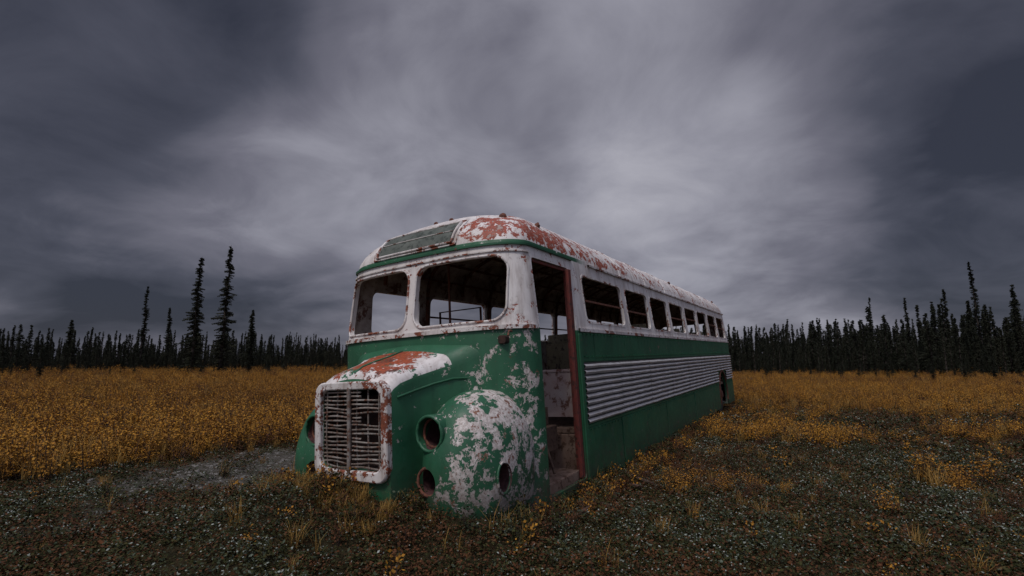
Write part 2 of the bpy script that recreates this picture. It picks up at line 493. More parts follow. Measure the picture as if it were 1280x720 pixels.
for i in range(6):
    y=NY-.31+.62*i/5; lean=R.uniform(-.010,.010)
    gb.tube([(.862,y,.47),(.870,y+lean,.77),(.862,y+lean*.3,1.09)],.007,6)
gb.tube([(.9,NY,.46),(.905,NY+.01,.78),(.9,NY,1.10)],.018,8)
gb.obj('grille_bars',[M_grille],bus,60)
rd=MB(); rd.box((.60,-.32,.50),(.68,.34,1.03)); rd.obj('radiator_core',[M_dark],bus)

# ---- fender pods
def pod(side):
    PCY=.835 if side>0 else .77
    cx,cy,cz=.22,PCY,.43; a,b_,c_=.54,.385,.60; e=.86
    V=[];F=[];nu=56;nv=32
    def sp(v,e): return math.copysign(abs(v)**e,v)
    for j in range(1,nv):
        v=-math.pi/2+math.pi*j/nv
        for i in range(nu):
            u=2*math.pi*i/nu
            x_=a*sp(math.cos(v),.80)*sp(math.cos(u),e); y_=b_*sp(math.cos(v),.80)*sp(math.sin(u),e); z_=c_*sp(math.sin(v),.9)
            d=1+.012*noise.noise(Vector((x_*4+side*3,y_*4,z_*4)))
            V.append((cx+x_*d,side*(cy+y_*d),cz+z_*d))
    V+= [(cx,side*cy,cz-c_),(cx,side*cy,cz+c_)]
    S=len(V)-2
    for j in range(nv-2):
        for i in range(nu):
            p=j*nu+i;q=j*nu+(i+1)%nu; F.append((p,q,q+nu,p+nu))
    for i in range(nu):
        F.append((S,(i+1)%nu,i)); t=(nv-2)*nu; F.append((S+1,t+i,t+(i+1)%nu))
    ob=mk('fender',V,F,[M_pod,M_socket],bus)
    bm=bmesh.new(); bm.from_mesh(ob.data); bmesh.ops.recalc_face_normals(bm,faces=bm.faces); bm.to_mesh(ob.data); bm.free()
    c=MB(); hy=PCY-.11; ly=PCY-.135
    c.prism([(side*p[0],p[1]) for p in circ(hy,.745,.115)],'x',.34,1.1,1)
    c.prism([(side*p[0],p[1]) for p in circ(ly,.40,.10,.095)],'x',.44,1.1,1)
    c.prism(circ(.42,.40,.078,.105),'y',side*(PCY+.145),side*1.5,1)
    cut=c.obj('cut',[M_pod,M_socket]); boolean(ob,cut,35)
    tb=MB()
    def rim(cx_,y,z,rx,rz,r,axis='x'):
        P=[]
        for i in range(28):
            an=2*math.pi*i/28
            P.append((cx_,side*(y+rx*math.cos(an)),z+rz*math.sin(an)) if axis=='x' else (cx_+rx*math.cos(an),side*y,z+rz*math.sin(an)))
        tb.tube(P,r,8,0,True)
    ringprism(tb,[(side*p[0],p[1]) for p in circ(hy,.745,.116)],[(side*p[0],p[1]) for p in circ(hy,.745,.138)],'x',.40,.725)
    rim(.725,hy,.745,.127,.127,.014)
    tb.obj('headlight_barrel',[M_pod],bus,50)
    tb=MB()
    rim(.67,hy,.745,.105,.105,.011)
    rim(.722,ly,.40,.106,.100,.012)
    tb.tube([(.40,side*hy,.745),(.34,side*hy,.745)],[.06,.05],14)
    tb.obj('lamp_rims',[M_rust],bus,60)
    tb=MB(); rim(.42,PCY+.357,.40,.085,.112,.010,'y'); tb.obj('turn_lamp_rim',[M_pod],bus,60)
pod(1); pod(-1)
cv=MB()
cv.prism(rrect(.98,1.40,1.06,1.47,.02),'x',.02,.105,0)
cv.obj('cowl_lamp_socket',[M_dark],bus,None,.004)
dh=MB(); dh.tube([(.06,1.10,1.50),(.13,1.12,1.50),(.15,1.12,1.46)],.010,6); dh.obj('mirror_bracket',[M_rust],bus,60)

# ---- interior
it=MB()
it.box((-11.1,-1.14,.50),(-1.10,1.14,.56)); it.box((-1.097,-1.12,.50),(-.02,.40,.56))
it.box((-1.05,.403,.07),(-.25,.74,.36)); it.box((-1.05,.743,.07),(-.25,1.14,.17))
it.box((-1.09,.36,.20),(-.22,.398,.50)); it.box((-1.14,.36,.07),(-1.07,1.14,.497))
it.obj('floor_and_steps',[M_step],bus,None,.01)
it=MB()
it.box((-.90,-.38,.563),(-.02,.28,1.02)); it.box((-.72,-.30,1.023),(-.05,.20,1.14))
it.obj('engine_cover',[M_pink],bus,None,.05)
it=MB(); it.box((-.22,-1.02,1.28),(.02,.98,1.50)); it.box((-.16,.35,.56),(-.02,.95,1.277)); it.obj('dashboard',[M_pink],bus,None,.03)
it=MB(); it.box((-1.16,.10,.66),(-1.13,1.13,1.12)); it.box((-1.17,.08,1.12),(-1.12,1.13,1.15)); it.obj('door_modesty_panel',[M_pink],bus,None,.005)
it=MB()
it.box((-1.00,.56,.364),(-.58,.92,.60)); it.box((-.97,.60,.603),(-.80,.84,.78))
it.tube([(-.5,.45,.37),(-.7,.9,.20),(-.4,1.1,.19)],.02,6); it.tube([(-.95,.70,.79),(-.75,.85,.62),(-.65,1.05,.2)],.016,6)
it.obj('step_box',[M_wood],bus,None,.015)
st=MB()
P=[(-.38+.20*math.cos(a)*.5,-.62+.21*math.sin(a),1.42+.20*math.cos(a)*.8) for a in [2*math.pi*i/24 for i in range(24)]]
st.tube(P,.014,6,0,True); st.tube([(-.1,-.62,1.15),(-.38,-.62,1.42)],.02,6); st.tube([(-.38,-.82,1.42),(-.38,-.42,1.42)],.012,6)
st.obj('steering_wheel',[M_dark],bus,60)
se=MB()
def seat(x,y0,y1,h=1.28):
    se.box((x-.42,y0,.86),(x,y1,.98)); se.box((x-.50,y0,.98),(x-.42,y1,h))
    for yy in(y0+.04,y1-.08): se.box((x-.40,yy,.56),(x-.36,yy+.04,.86)); se.box((x-.06,yy,.56),(x-.02,yy+.04,.86))
seat(-.95,-.90,-.42,1.62); seat(-1.65,.25,1.10,1.46); seat(-1.75,-1.08,-.25,1.66)
for k in range(3): seat(-3.4-k*2.1,.35,1.1,1.74); seat(-4.2-k*2.0,-1.1,-.35,1.74)
se.obj('seats',[M_seat],bus,None,.03)
fm=MB()
fm.tube([(-1.40,-.98,.56),(-1.40,-.98,1.95),(-1.40,-.30,1.95),(-1.40,-.30,.56)],.016,8)
fm.tube([(-1.40,-.98,1.6),(-1.40,-.30,1.6)],.012,6)
fm.tube([(-.6,-.15,.56),(-.62,-.15,2.6)],.014,8)
fm.obj('driver_partition_frame',[M_rust],bus,60)
hp=MB()
ribx=[-.22]+[WIN[0][0]+.07]+[w[0]+.07 for w in WIN[1:]]+[WIN[-1][1]-.07]
ribx+= [ (w[0]+w[1])/2 for w in WIN]
for xr_ in ribx:
    P=[(xr_,1.13,1.6),(xr_,1.09,2.2)] if xr_ in ribx[1:10] else [(xr_,1.07,2.22)]
    P+=[(xr_,1.06*math.cos(math.radians(t))**.9,2.28+.47*math.sin(math.radians(t))) for t in range(6,90,7)]
    P+=[(p[0],-p[1],p[2]) for p in P[::-1]]
    if xr_>-.5: P=[(p[0]-.25,p[1]*.95,min(p[2],2.50)) for p in P]
    hp.tube(P,.024,4)
for th in(12,38,62,89):
    for s in(1,-1):
        y=s*1.06*math.cos(math.radians(th))**.9; z=2.28+.485*math.sin(math.radians(th))
        hp.box((-10.9,y-.018,z-.012),(-.9,y+.018,z+.012))
for i in range(12):
    xx_=R.uniform(-8,-1.4); y=R.uniform(-.9,.9); zt=2.28+.45*math.cos(y*1.2)
    hp.tube([(xx_,y,zt),(xx_+R.uniform(-.1,.1),y+R.uniform(-.1,.1),zt-R.uniform(.1,.3)),(xx_+R.uniform(-.3,.3),y+R.uniform(-.2,.2),zt-R.uniform(.3,.55))],.009,4)
hp.obj('roof_ribs',[M_rust],bus,60)
dl=MB()
dl.box((-1.052,1.105,.10),(-1.018,1.185,2.17)); 
dl.box((-1.016,1.145,.10),(-.985,1.185,2.17))
dl.obj('folded_door_leaf',[M_redpost],bus,None,.006)
dl=MB(); dl.box((-1.01,1.10,2.155),(-.30,1.13,2.185)); dl.obj('door_header_rail',[M_redpost],bus,None,.004)
dl=MB(); dl.tube([(-.98,.42,.55),(-.98,.42,2.4)],.014,8); dl.obj('grab_pole',[M_rust],bus,60)
db=MB()
db.prism([(-1.062,.06),(-1.062,1.5),(-1.135,1.5),(-1.135,.06)],'y',1.2,1.222)
db.obj('door_post_cover',[M_green],bus,None,.006)
for s in(1,-1):
    w=MB()
    def cyl(r0,y0,y1,mi,n=32):
        w.prism(circ(-9.35,.28,r0,n=n),'y',min(y0,y1),max(y0,y1),mi)
    cyl(.44,s*.82,s*1.10,0); cyl(.29,s*.9,s*1.115,1); cyl(.20,s*.9,s*1.125,2); cyl(.09,s*.9,s*1.18,1)
    w.obj('rear_wheel',[M_tire,M_rust,M_dark],bus,40,.02)
fx=MB()
for s in(1,-1):
    P=[(-9.35+.53*math.cos(math.radians(t)),s*1.215,.30+.53*math.sin(math.radians(t))) for t in range(-20,201,10)]
    fx.tube(P,.020,6)
fx.obj('wheel_arch_lip',[M_rust],bus,60)
rb=MB(); rb.box((-11.32,-1.1,.25),(-11.2,1.1,.42)); rb.obj('rear_bumper',[M_rust],bus,None,.03)

bus.matrix_world=Matrix.Translation((-.83+.051,4.80-.031,-.06))@Matrix.Rotation(math.radians(-121.6),4,'Z')@Matrix.Rotation(math.radians(1.0),4,'Y')@Matrix.Rotation(math.radians(3.0),4,'X')@Matrix.Scale(.95,4,(0,1,0))
BM=bus.matrix_world.copy(); BI=BM.inverted()

# ================================================================ GROUND
def sstep(a,b_,x):
    t=max(0,min(1,(x-a)/(b_-a))); return t*t*(3-2*t)
def gz(x,y):
    r=math.hypot(x,y)
    h=.07*noise.noise(Vector((x*.45,y*.45,1.3)))+.035*noise.noise(Vector((x*1.6,y*1.6,4.1)))
    h+=.35*noise.noise(Vector((x*.03,y*.03,9)))*sstep(15,60,r)
    l=BI@Vector((x,y,0))
    d=math.hypot(l.x-1.0,l.y+.2); h+=.30*math.exp(-(d/.8)**2)
    d=math.hypot((l.x-.6)/.8,(l.y-1.0)/.8); h+=.14*math.exp(-(d/.75)**2)
    return h
def goldmask(x,y):
    n=noise.noise(Vector((x*.35,y*.35,7)))*1.6+noise.noise(Vector((x*1.1,y*1.1,3)))*.6
    if x<0:
        edge=8.0 if x>-3.3 else max(3.8,8.0+(x+3.3)*1.05)
        return sstep(-.8,.9,y-edge+n)
    else:
        edge=13.0-.15*max(0,x-7)
        a=sstep(-3.5,4.0,y-edge+n*2)
        p=.45*sstep(.15,.5,noise.noise(Vector((x*.55,y*.55,21))))*sstep(3,6,y)*sstep(2,3.5,x)
        return max(a,p)
def patchmask(x,y):
    d=math.hypot((x+3.0)/1.35,(y-6.0)/1.5)
    m=sstep(1.15,.65,d+.35*noise.noise(Vector((x*1.3,y*1.3,5))))
    tx=-2.6-.42*(5.4-y) ; w=abs(x-tx)+.25*noise.noise(Vector((x*1.5,y*1.5,8)))
    return max(m,.6*sstep(.6,.15,w)*sstep(2.0,4.5,y)*sstep(6.5,5.5,y))
V=[(0,0,gz(0,0))];F=[];rads=[]
r=.6
while r<3500: rads.append(r); r*=1.035 if r<25 else 1.12
NS=260
for r in rads:
    for k in range(NS):
        a=2*math.pi*k/NS; x=r*math.cos(a);y=r*math.sin(a)
        V.append((x,y,gz(x,y)))
for k in range(NS): F.append((0,1+k,1+(k+1)%NS))
for i in range(len(rads)-1):
    for k in range(NS):
        a=1+i*NS+k;b_=1+i*NS+(k+1)%NS; F.append((a,a+NS,b_+NS,b_))
m_,t,b=newmat('tundra_soil')
gm=t.node('ShaderNodeAttribute',attribute_name='gold').outputs['Fac']; pm=t.node('ShaderNodeAttribute',attribute_name='patch').outputs['Fac']
tc=t.node('ShaderNodeTexCoord').outputs['Object']
n1=t.noise(tc,.7,5,.65);n2=t.noise(tc,9,7,.75);n3=t.noise(tc,45,4,.75)
low=t.mix(t.mr(n1,.35,.65),(.028,.025,.012),(.050,.034,.017))
low=t.mix(t.mr(n2,.5,.62,0,.8),low,(.018,.018,.009))
low=t.mix(t.mr(n3,.60,.68,0,.5),low,(.10,.10,.08))
gold=t.mix(t.mr(n2,.35,.65),(.19,.095,.020),(.10,.050,.016))
grav=t.mix(t.mr(n3,.38,.66),(.060,.055,.047),(.13,.122,.108))
grav=t.mix(t.mr(n2,.50,.62),grav,(.05,.043,.03))
col=t.mix(gm,low,gold); col=t.mix(pm,col,grav)
t.l.new(col,b.inputs['Base Color']); b.inputs['Roughness'].default_value=1; b.inputs['Specular IOR Level'].default_value=.1
bump(t,b,t.m('ADD',n2,t.m('MULTIPLY',n3,.5)),.8,.05)
gnd=mk('ground',V,F,[m_],None,None,180)
at=gnd.data.attributes.new('gold','FLOAT','POINT'); ap=gnd.data.attributes.new('patch','FLOAT','POINT')
for i,v in enumerate(V):
    at.data[i].value=goldmask(v[0],v[1]) if math.hypot(v[0],v[1])<400 else .6
    ap.data[i].value=patchmask(v[0],v[1])

# ---- broken boards lying beside the door
bd=bpy.data.objects.new('broken_boards',None); COL.objects.link(bd)
for i in range(8):
    lx=R.uniform(-1.7,-.1); ly=R.uniform(1.34,1.62); w=BM@Vector((lx,ly,0)); L=R.uniform(.14,.36); ww=R.uniform(.03,.06)
    q=MB(); q.box((-L/2,-ww/2,-.009),(L/2,ww/2,.009)); 
    for k,v in enumerate(q.v): q.v[k]=(v[0]+R.uniform(-.02,.02),v[1],v[2]+.012*math.sin(v[0]*7))
    ob=q.obj('board',[M_wood],bd,None,.003); ob.location=(w.x,w.y,gz(w.x,w.y)+.035+R.uniform(0,.02)); ob.rotation_euler=(R.uniform(-.15,.15),R.uniform(-.12,.12),R.uniform(0,3.14))

# ================================================================ VEGETATION
def leafmat(name,stops,rough=.8,patchy=0):
    m,t,b=newmat(name)
    oi=t.node('ShaderNodeObjectInfo'); ri=t.node('ShaderNodeNewGeometry').outputs['Random Per Island']
    f=t.m('ADD',t.m('MULTIPLY',oi.outputs['Random'],.5),t.m('MULTIPLY',ri,.5))
    c=t.ramp(f,stops)
    if patchy:
        pn=t.noise(oi.outputs['Location'],.18,5,.65)
        c=t.mix(t.mr(pn,.46,.66,0,patchy),c,(.14,.060,.018))
    t.l.new(c,b.inputs['Base Color']); b.inputs['Roughness'].default_value=rough; b.inputs['Specular IOR Level'].default_value=.15
    return m
L_gold=leafmat('golden_birch_leaf',[(0,(.13,.062,.016)),(.3,(.32,.150,.024)),(.6,(.46,.235,.032)),(.85,(.38,.155,.022)),(1,(.18,.125,.03))],.8,.65)
L_grass=leafmat('dry_grass_blade',[(0,(.17,.10,.032)),(.4,(.33,.20,.055)),(.75,(.26,.145,.036)),(1,(.40,.29,.11))],.8,.5)
L_sage=leafmat('sage_willow_leaf',[(0,(.024,.032,.018)),(.5,(.045,.058,.034)),(.8,(.08,.10,.070)),(1,(.17,.20,.16))])
L_lich=leafmat('pale_lichen',[(0,(.16,.18,.15)),(.5,(.24,.27,.24)),(1,(.38,.41,.38))])
L_olive=leafmat('crowberry_leaf',[(0,(.018,.020,.007)),(.5,(.034,.038,.012)),(.8,(.060,.052,.018)),(1,(.050,.062,.02))])
L_brown=leafmat('brown_leaf',[(0,(.040,.018,.009)),(.5,(.085,.038,.018)),(.8,(.13,.050,.020)),(1,(.10,.07,.033))])
L_stem=simple('twig_bark',(.035,.022,.015),(.06,.04,.03),20,.9)
L_spruce=leafmat('spruce_needles',[(0,(.010,.013,.009)),(.5,(.020,.024,.015)),(1,(.034,.034,.022))])
L_bark=simple('spruce_bark',(.03,.024,.02),(.05,.04,.035),6,.95)

def leaf(V,F,MI,p,s,mi,up=.6,asp=.55):
    d=Vector((R.gauss(0,1),R.gauss(0,1),R.gauss(0,1)*(1-up))).normalized()
    n=Vector((R.gauss(0,.5),R.gauss(0,.5),1)).normalized() if R.random()<up else Vector((R.gauss(0,1),R.gauss(0,1),R.gauss(0,1))).normalized()
    sd=d.cross(n)
    if sd.length<.1: sd=Vector((1,0,0))
    sd.normalize(); p=Vector(p);o=len(V)
    V+= [tuple(p),tuple(p+d*s*.5+sd*s*asp*.5),tuple(p+d*s),tuple(p+d*s*.5-sd*s*asp*.5)]
    F.append((o,o+1,o+2,o+3)); MI.append(mi)
def blade(V,F,MI,p,h,w,lean,mi,az=None):
    az=R.uniform(0,6.283) if az is None else az
    d=Vector((math.cos(az),math.sin(az),0)); s=Vector((-d.y,d.x,0)); p=Vector(p); o=len(V)
    for k,(t_,ww) in enumerate(((0,1),(.45,.8),(.8,.45))):
        c_=p+d*lean*h*t_*t_+Vector((0,0,h*t_*(1-.2*lean*t_)))
        V.append(tuple(c_+s*w*ww*.5)); V.append(tuple(c_-s*w*ww*.5))
    V.append(tuple(p+d*lean*h+Vector((0,0,h*(1-.25*lean)))))
    F.append((o,o+1,o+3,o+2));F.append((o+2,o+3,o+5,o+4));F.append((o+4,o+5,o+6)); MI+= [mi]*3
def mound(n,rad,h,ls,mi_w,up=.6):
    V=[];F=[];MI=[]
    for i in range(n):
        r_=rad*math.sqrt(R.random()); a=R.uniform(0,6.283)
        z=h*(1-(r_/rad)**2)*R.uniform(.25,1)+.004
        mi=R.choices(range(len(mi_w)),mi_w)[0]
        if mi==3: z=min(h,z+.015)
        leaf(V,F,MI,(r_*math.cos(a),r_*math.sin(a),z),ls*R.uniform(.6,1.3)*(.8 if mi==3 else 1),mi,up)
    return V,F,MI
C_low=[];C_gold=[];C_grass=[];C_herb=[];C_sp=[];C_st=[]
def addsrc(lst,name,VFM,mats): lst.append((name,VFM,mats))
LM=[L_olive,L_brown,L_sage,L_lich]
for wts in([7,2.5,1,.15],[6,4,1,.03],[7,2,2,.3]): addsrc(C_low,'crowberry_clump',mound(115,.13,.08,.021,wts),LM)
for wts in([4,.7,5,.7],[4,.7,5,.35],[5,1,3,1.3]): addsrc(C_low,'willow_clump',mound(80,.12,.08,.022,wts),LM)
for i in range(2): addsrc(C_low,'bearberry_clump',mound(95,.13,.08,.022,[4,6,.3,.1]),LM)
def shrub(n_st,h,rad,nl,ls,leafm=0):
    V=[];F=[];MI=[]
    for i in range(n_st):
        az=R.uniform(0,6.283);ln=R.uniform(.1,.9)*rad;hh=h*R.uniform(.5,1.05)
        top=Vector((math.cos(az)*ln,math.sin(az)*ln,hh)); b0=Vector((math.cos(az)*ln*.25,math.sin(az)*ln*.25,0))
        o=len(V);s=Vector((-math.sin(az),math.cos(az),0))*.004
        V+=[tuple(b0-s),tuple(b0+s),tuple(top+s*.3),tuple(top-s*.3)];F.append((o,o+1,o+2,o+3));MI.append(1)
        for k in range(nl):
            t_=R.uniform(.2,1.0);p=b0.lerp(top,t_)+Vector((R.gauss(0,.035),R.gauss(0,.035),R.gauss(0,.02)))
            if p.z<0:p.z=.01
            leaf(V,F,MI,p,ls*R.uniform(.6,1.3),leafm,.3,.7)
    return V,F,MI
for i in range(4): addsrc(C_gold,'birch_shrub',shrub(17,R.uniform(.32,.50),.27,14,.026),[L_gold,L_stem])
for i in range(2): addsrc(C_gold,'brown_shrub',shrub(15,.34,.25,13,.026),[L_brown,L_stem])
def tuft(n,h,sp,w):
    V=[];F=[];MI=[]
    for i in range(n):
        a=R.uniform(0,6.283);r_=sp*math.sqrt(R.random())
        blade(V,F,MI,(r_*math.cos(a),r_*math.sin(a),0),h*R.uniform(.5,1.1),w,R.uniform(.1,.8),0)
    return V,F,MI
for i in range(3): addsrc(C_grass,'grass_tuft',tuft(42,.34,.09,.006),[L_grass])
for i in range(3): addsrc(C_herb,'yellow_herb',shrub(5,.22,.09,9,.028),[L_gold,L_stem])
for i in range(2): addsrc(C_herb,'thin_grass',tuft(9,.26,.03,.004),[L_grass])
addsrc(C_herb,'sage_herb',shrub(6,.16,.09,10,.026),[L_sage,L_stem])
addsrc(C_herb,'olive_herb',shrub(8,.22,.11,12,.026),[L_olive,L_stem])
addsrc(C_herb,'brown_herb',shrub(8,.20,.11,12,.024),[L_brown,L_stem])

def scatter(name,pts,lst):
    root=bpy.data.objects.new(name,None); COL.objects.link(root)
    groups={}
    for p in pts: groups.setdefault(p[5]%len(lst),[]).append(p)
    for idx,gp in groups.items():
        V=[];F=[]
        for p in gp:
            M=Euler(p[3]).to_matrix(); c0=Vector(p[:3]); s=p[4]*.5; o=len(V)
            for a,b_ in((-s,-s),(s,-s),(s,s),(-s,s)): V.append(tuple(c0+M@Vector((a,b_,0))))
            F.append((o,o+1,o+2,o+3))
        nm,(sv,sf,smi),mats=lst[idx]
        fld=mk(nm+'_field',V,F,[mats[0]],root)
        fld.instance_type='FACES'; fld.use_instance_faces_scale=True; fld.instance_faces_scale=1.0
        fld.show_instancer_for_render=False; fld.show_instancer_for_viewport=False
        mk(nm,sv,sf,mats,fld,smi)
def inbus(x,y,mg=.0):
    l=BI@Vector((x,y,.2))
    if -11.3-mg<l.x<.1 and abs(l.y)<1.22+mg: return True
    if .0<l.x<.70+mg and abs(l.y)<1.2+mg: return True
    if .5<l.x<.86+mg and abs(l.y)<.45+mg: return True
    return False
def polar(rmin,rmax,amax=58,amin=None,pw=1.0):
    a=math.radians(R.uniform(-amax if amin is None else amin,amax)); u=R.random()
    r=math.sqrt(rmin**2+(rmax**2-rmin**2)*u) if pw==1 else rmin*(rmax/rmin)**u
    return r*math.sin(a),r*math.cos(a),r
def P_(x,y,s,idx,tilt=.15):
    return (x,y,gz(x,y)-.005,(R.uniform(-tilt,tilt),R.uniform(-tilt,tilt),R.uniform(0,6.283)),s,idx)
low=[]
for i in range(14500):
    x,y,r=polar(2.3,9.5)
    if inbus(x,y): continue
    g=goldmask(x,y); pmk=patchmask(x,y)
    if R.random()<g*.5 or R.random()<pmk*.85: continue
    n=noise.noise(Vector((x*.9,y*.9,31)))
    n2_=noise.noise(Vector((x*.4,y*.4,51)))
    k=R.random()+n*.9
    idx=R.choice((3,4,5)) if k>.64-.3*n2_ else (R.choice((6,7)) if k<.22-.3*n2_ else R.choice((0,1,2)))
    low.append(P_(x,y,R.uniform(.55,1.25),idx))
for i in range(11000):
    x,y,r=polar(9,22)
    if inbus(x,y) or R.random()<goldmask(x,y): continue
    low.append(P_(x,y,R.uniform(1.0,2.0),R.choice((0,1,2,3,4,6,7,6,7,1))))
scatter('tundra_ground_cover',low,C_low)
gold=[];grs=[];herb=[]
for i in range(36000):
    x,y,r=polar(3.5,75,58,None,2)
    if inbus(x,y,.25) : continue
    g=goldmask(x,y)
    if R.random()>g or R.random()<patchmask(x,y): continue
    s=R.uniform(.5,1.2)*(1+max(0,r-12)/75)
    if x>0: s*=.8
    n=noise.noise(Vector((x*.12,y*.12,2)))
    if R.random()<.72: gold.append(P_(x,y,s,(R.choice((4,5)) if R.random()<.15+n*.6 else R.randrange(4))))
    else: grs.append(P_(x,y,s*1.1,R.randrange(3)))
for i in range(2400):
    x,y,r=polar(5,22,58,5,2)
    if inbus(x,y,.25): continue
    if R.random()<.40+1.3*noise.noise(Vector((x*.4,y*.4,15))): gold.append(P_(x,y,R.uniform(.25,.55),R.choice((4,5,4,5,0))))
for i in range(500):
    x,y,r=polar(3,12)
    if inbus(x,y,.15): continue
    n=noise.noise(Vector((x*.6,y*.6,11)))
    if R.random()<.3+n: grs.append(P_(x,y,R.uniform(.3,.6),R.randrange(3)))
for i in range(1500):
    lx=R.uniform(-11.2,1.25); ly=R.choice((-1,1))*R.uniform(1.24,1.6) if lx<.7 else R.uniform(-1.2,1.25)
    w=BM@Vector((lx,ly,0)); x,y=w.x,w.y
    if inbus(x,y,.02) or (-9.9<lx<-8.8 and ly>0): continue
    herb.append(P_(x,y,R.uniform(.5,.95),R.choice((3,4,5,6,6,7,7,6,7,0))))
for i in range(90):
    lx=R.uniform(.88,1.25); ly=R.uniform(-.9,.6); w=BM@Vector((lx,ly,0))
    if not inbus(w.x,w.y,.02): grs.append(P_(w.x,w.y,R.uniform(.25,.45),R.randrange(3)))
for i in range(2200):
    x,y,r=polar(2.8,12)
    if inbus(x,y,.05) or R.random()<patchmask(x,y)*.7: continue
    n=noise.noise(Vector((x*.5,y*.5,21)))
    if R.random()<.3+max(0,n)*1.6*(1 if x>1 else .4): herb.append(P_(x,y,R.uniform(.35,.95),R.choice((0,1,2,3,4,5,6,7,6,7))))
scatter('golden_dwarf_birch',gold,C_gold); scatter('dry_grass',grs,C_grass); scatter('tundra_herbs',herb,C_herb)

for i in range(3):
    bm=bmesh.new(); bmesh.ops.create_icosphere(bm,subdivisions=2,radius=.03)
    for v in bm.verts: v.co*=1+.5*noise.noise(v.co*30+Vector((i*5,0,0))); v.co.z*=.55
    sv=[tuple(v.co) for v in bm.verts]; sf=[tuple(v.index for v in f.verts) for f in bm.faces]; bm.free()
    addsrc(C_st,'stone',(sv,sf,[0]*len(sf)),[simple('stone%d'%i,(.11,.105,.095),(.20,.19,.175),20,.9)])
sp=[]
for i in range(1100):
    x=R.gauss(-3.0,.9);y=R.gauss(5.7,1.0)
    if patchmask(x,y)<.2 or inbus(x,y): continue
    sp.append(P_(x,y,R.uniform(.15,.9),R.randrange(3)))
scatter('gravel',sp,C_st)

# ---- spruces
def spruce(h,rb,seed,dens=1.0,bare=.12,step=.0125):
    rr=random.Random(seed); V=[];F=[];MI=[]
    seg=10;ns=6;r0=.012*h+.02
    bx=[rr.gauss(0,.03)*i/seg*h*.2 for i in range(seg+1)];by=[rr.gauss(0,.03)*i/seg*h*.2 for i in range(seg+1)]
    for i in range(seg+1):
        t_=i/seg; rad=r0*(1-t_)+.006
        for k in range(ns):
            a=6.283*k/ns; V.append((bx[i]+rad*math.cos(a),by[i]+rad*math.sin(a),h*t_))
    for i in range(seg):
        for k in range(ns):
            a=i*ns+k;b_=i*ns+(k+1)%ns;F.append((a,b_,b_+ns,a+ns));MI.append(1)
    z=h*bare
    while z<h*.99:
        t_=z/h
        prof=(1-t_)**.75*(.75+.25*math.sin(z*3.1+seed))+.08
        if t_>.82: prof=max(prof,.22*(1-(t_-.82)/.2))
        i=min(seg-1,int(t_*seg));fr_=t_*seg-i
        cx=bx[i]+(bx[i+1]-bx[i])*fr_;cy=by[i]+(by[i+1]-by[i])*fr_
        for k in range(rr.choice((3,4,5,5))):
            if rr.random()>.85*dens: continue
            az=rr.uniform(0,6.283);L=rb*prof*rr.uniform(.45,1.25)
            d=Vector((math.cos(az),math.sin(az),rr.uniform(-.55,.05)))
            s=Vector((-d.y,d.x,0)).normalized()
            p0=Vector((cx,cy,z)); nn=max(3,int(L/.08))
            o=len(V); V+=[tuple(p0+Vector((0,0,.01))),tuple(p0-Vector((0,0,.01))),tuple(p0+d*L)];F.append((o,o+1,o+2));MI.append(1)
            for q in range(nn):
                u=(q+.6)/nn; c_=p0+d*L*u; wv=.10*(1.1-.6*u)*(h/9)**.5*rr.uniform(.6,1.4)+.02
                sd=(s*rr.choice((-1,1))+d*.5+Vector((0,0,rr.uniform(-.9,.25)))).normalized()
                o=len(V); V+=[tuple(c_-d*.06),tuple(c_+d*.07+Vector((0,0,.04))),tuple(c_+sd*wv*1.5)];F.append((o,o+1,o+2));MI.append(0)
                sd2=Vector((rr.gauss(0,.3),rr.gauss(0,.3),-1)).normalized()
                o=len(V); V+=[tuple(c_-d*.06),tuple(c_+d*.08),tuple(c_+sd2*wv*1.2)];F.append((o,o+1,o+2));MI.append(0)
        z+=h*step*rr.uniform(.6,1.5)
    return V,F,MI
trees=[(-25.5,40,9.6,1.05,1.15,.04),(-22.1,38,10.2,1.0,1.4,.03),(-37.1,50,8.8,.6,.9,.1),(-37.9,55,7.1,.6,.9,.1),(-26.2,50,6.3,.8,1.1,.05),
 (42.4,45,10.4,.65,1,.1),(45.4,52,8.8,.7,1,.08),(47.6,60,9.0,.6,1,.1),(44.6,62,9.2,.5,.8,.1),(45.6,45,8.2,.8,1.1,.08),(46.5,50,7.4,.8,1,.06),(44.8,47,6.6,.9,1.1,.06),(49,57,7.8,.8,1,.06),(-27.8,44,4.6,.9,1,.05),(-46,52,5.4,.8,1,.05),(-24.6,47,4.7,.8,1,.04)]
for i,(x,y,h,rb,dn,br) in enumerate(trees):
    V,F,MI=spruce(h,rb,100+i,dn,br,.009)
    ob=mk('spruce_tree',V,F,[L_spruce,L_bark],None,MI); ob.location=(x,y,gz(x,y)-.05); ob.rotation_euler=(R.uniform(-.03,.03),R.uniform(-.03,.03),R.uniform(0,6))
for i in range(7):
    addsrc(C_sp,'spruce',spruce(6,[.75,.5,.85,.45,.6,.35,1.2][i],20+i,[1,.9,1,.8,.9,.6,1][i],[.03,.06,.02,.1,.04,.15,.02][i]),[L_spruce,L_bark])
fo=[]
def forest(a0,a1,r0,r1,n,hf,shrubby=False):
    for i in range(n):
        a=math.radians(R.uniform(a0,a1)); r=R.uniform(r0,r1)
        x=r*math.sin(a);y=r*math.cos(a)
        h=hf(math.degrees(a),r)*R.choice((.45,.55,.65,.75,.85,1,1.1,1.4))*R.uniform(.85,1.1)
        fo.append((x,y,gz(x,y)-.1,(R.gauss(0,.03),R.gauss(0,.03),R.uniform(0,6.28)),h/6,R.choice((6,2,0)) if shrubby else R.choice((0,1,2,3,4,5,1,3,5,6))))
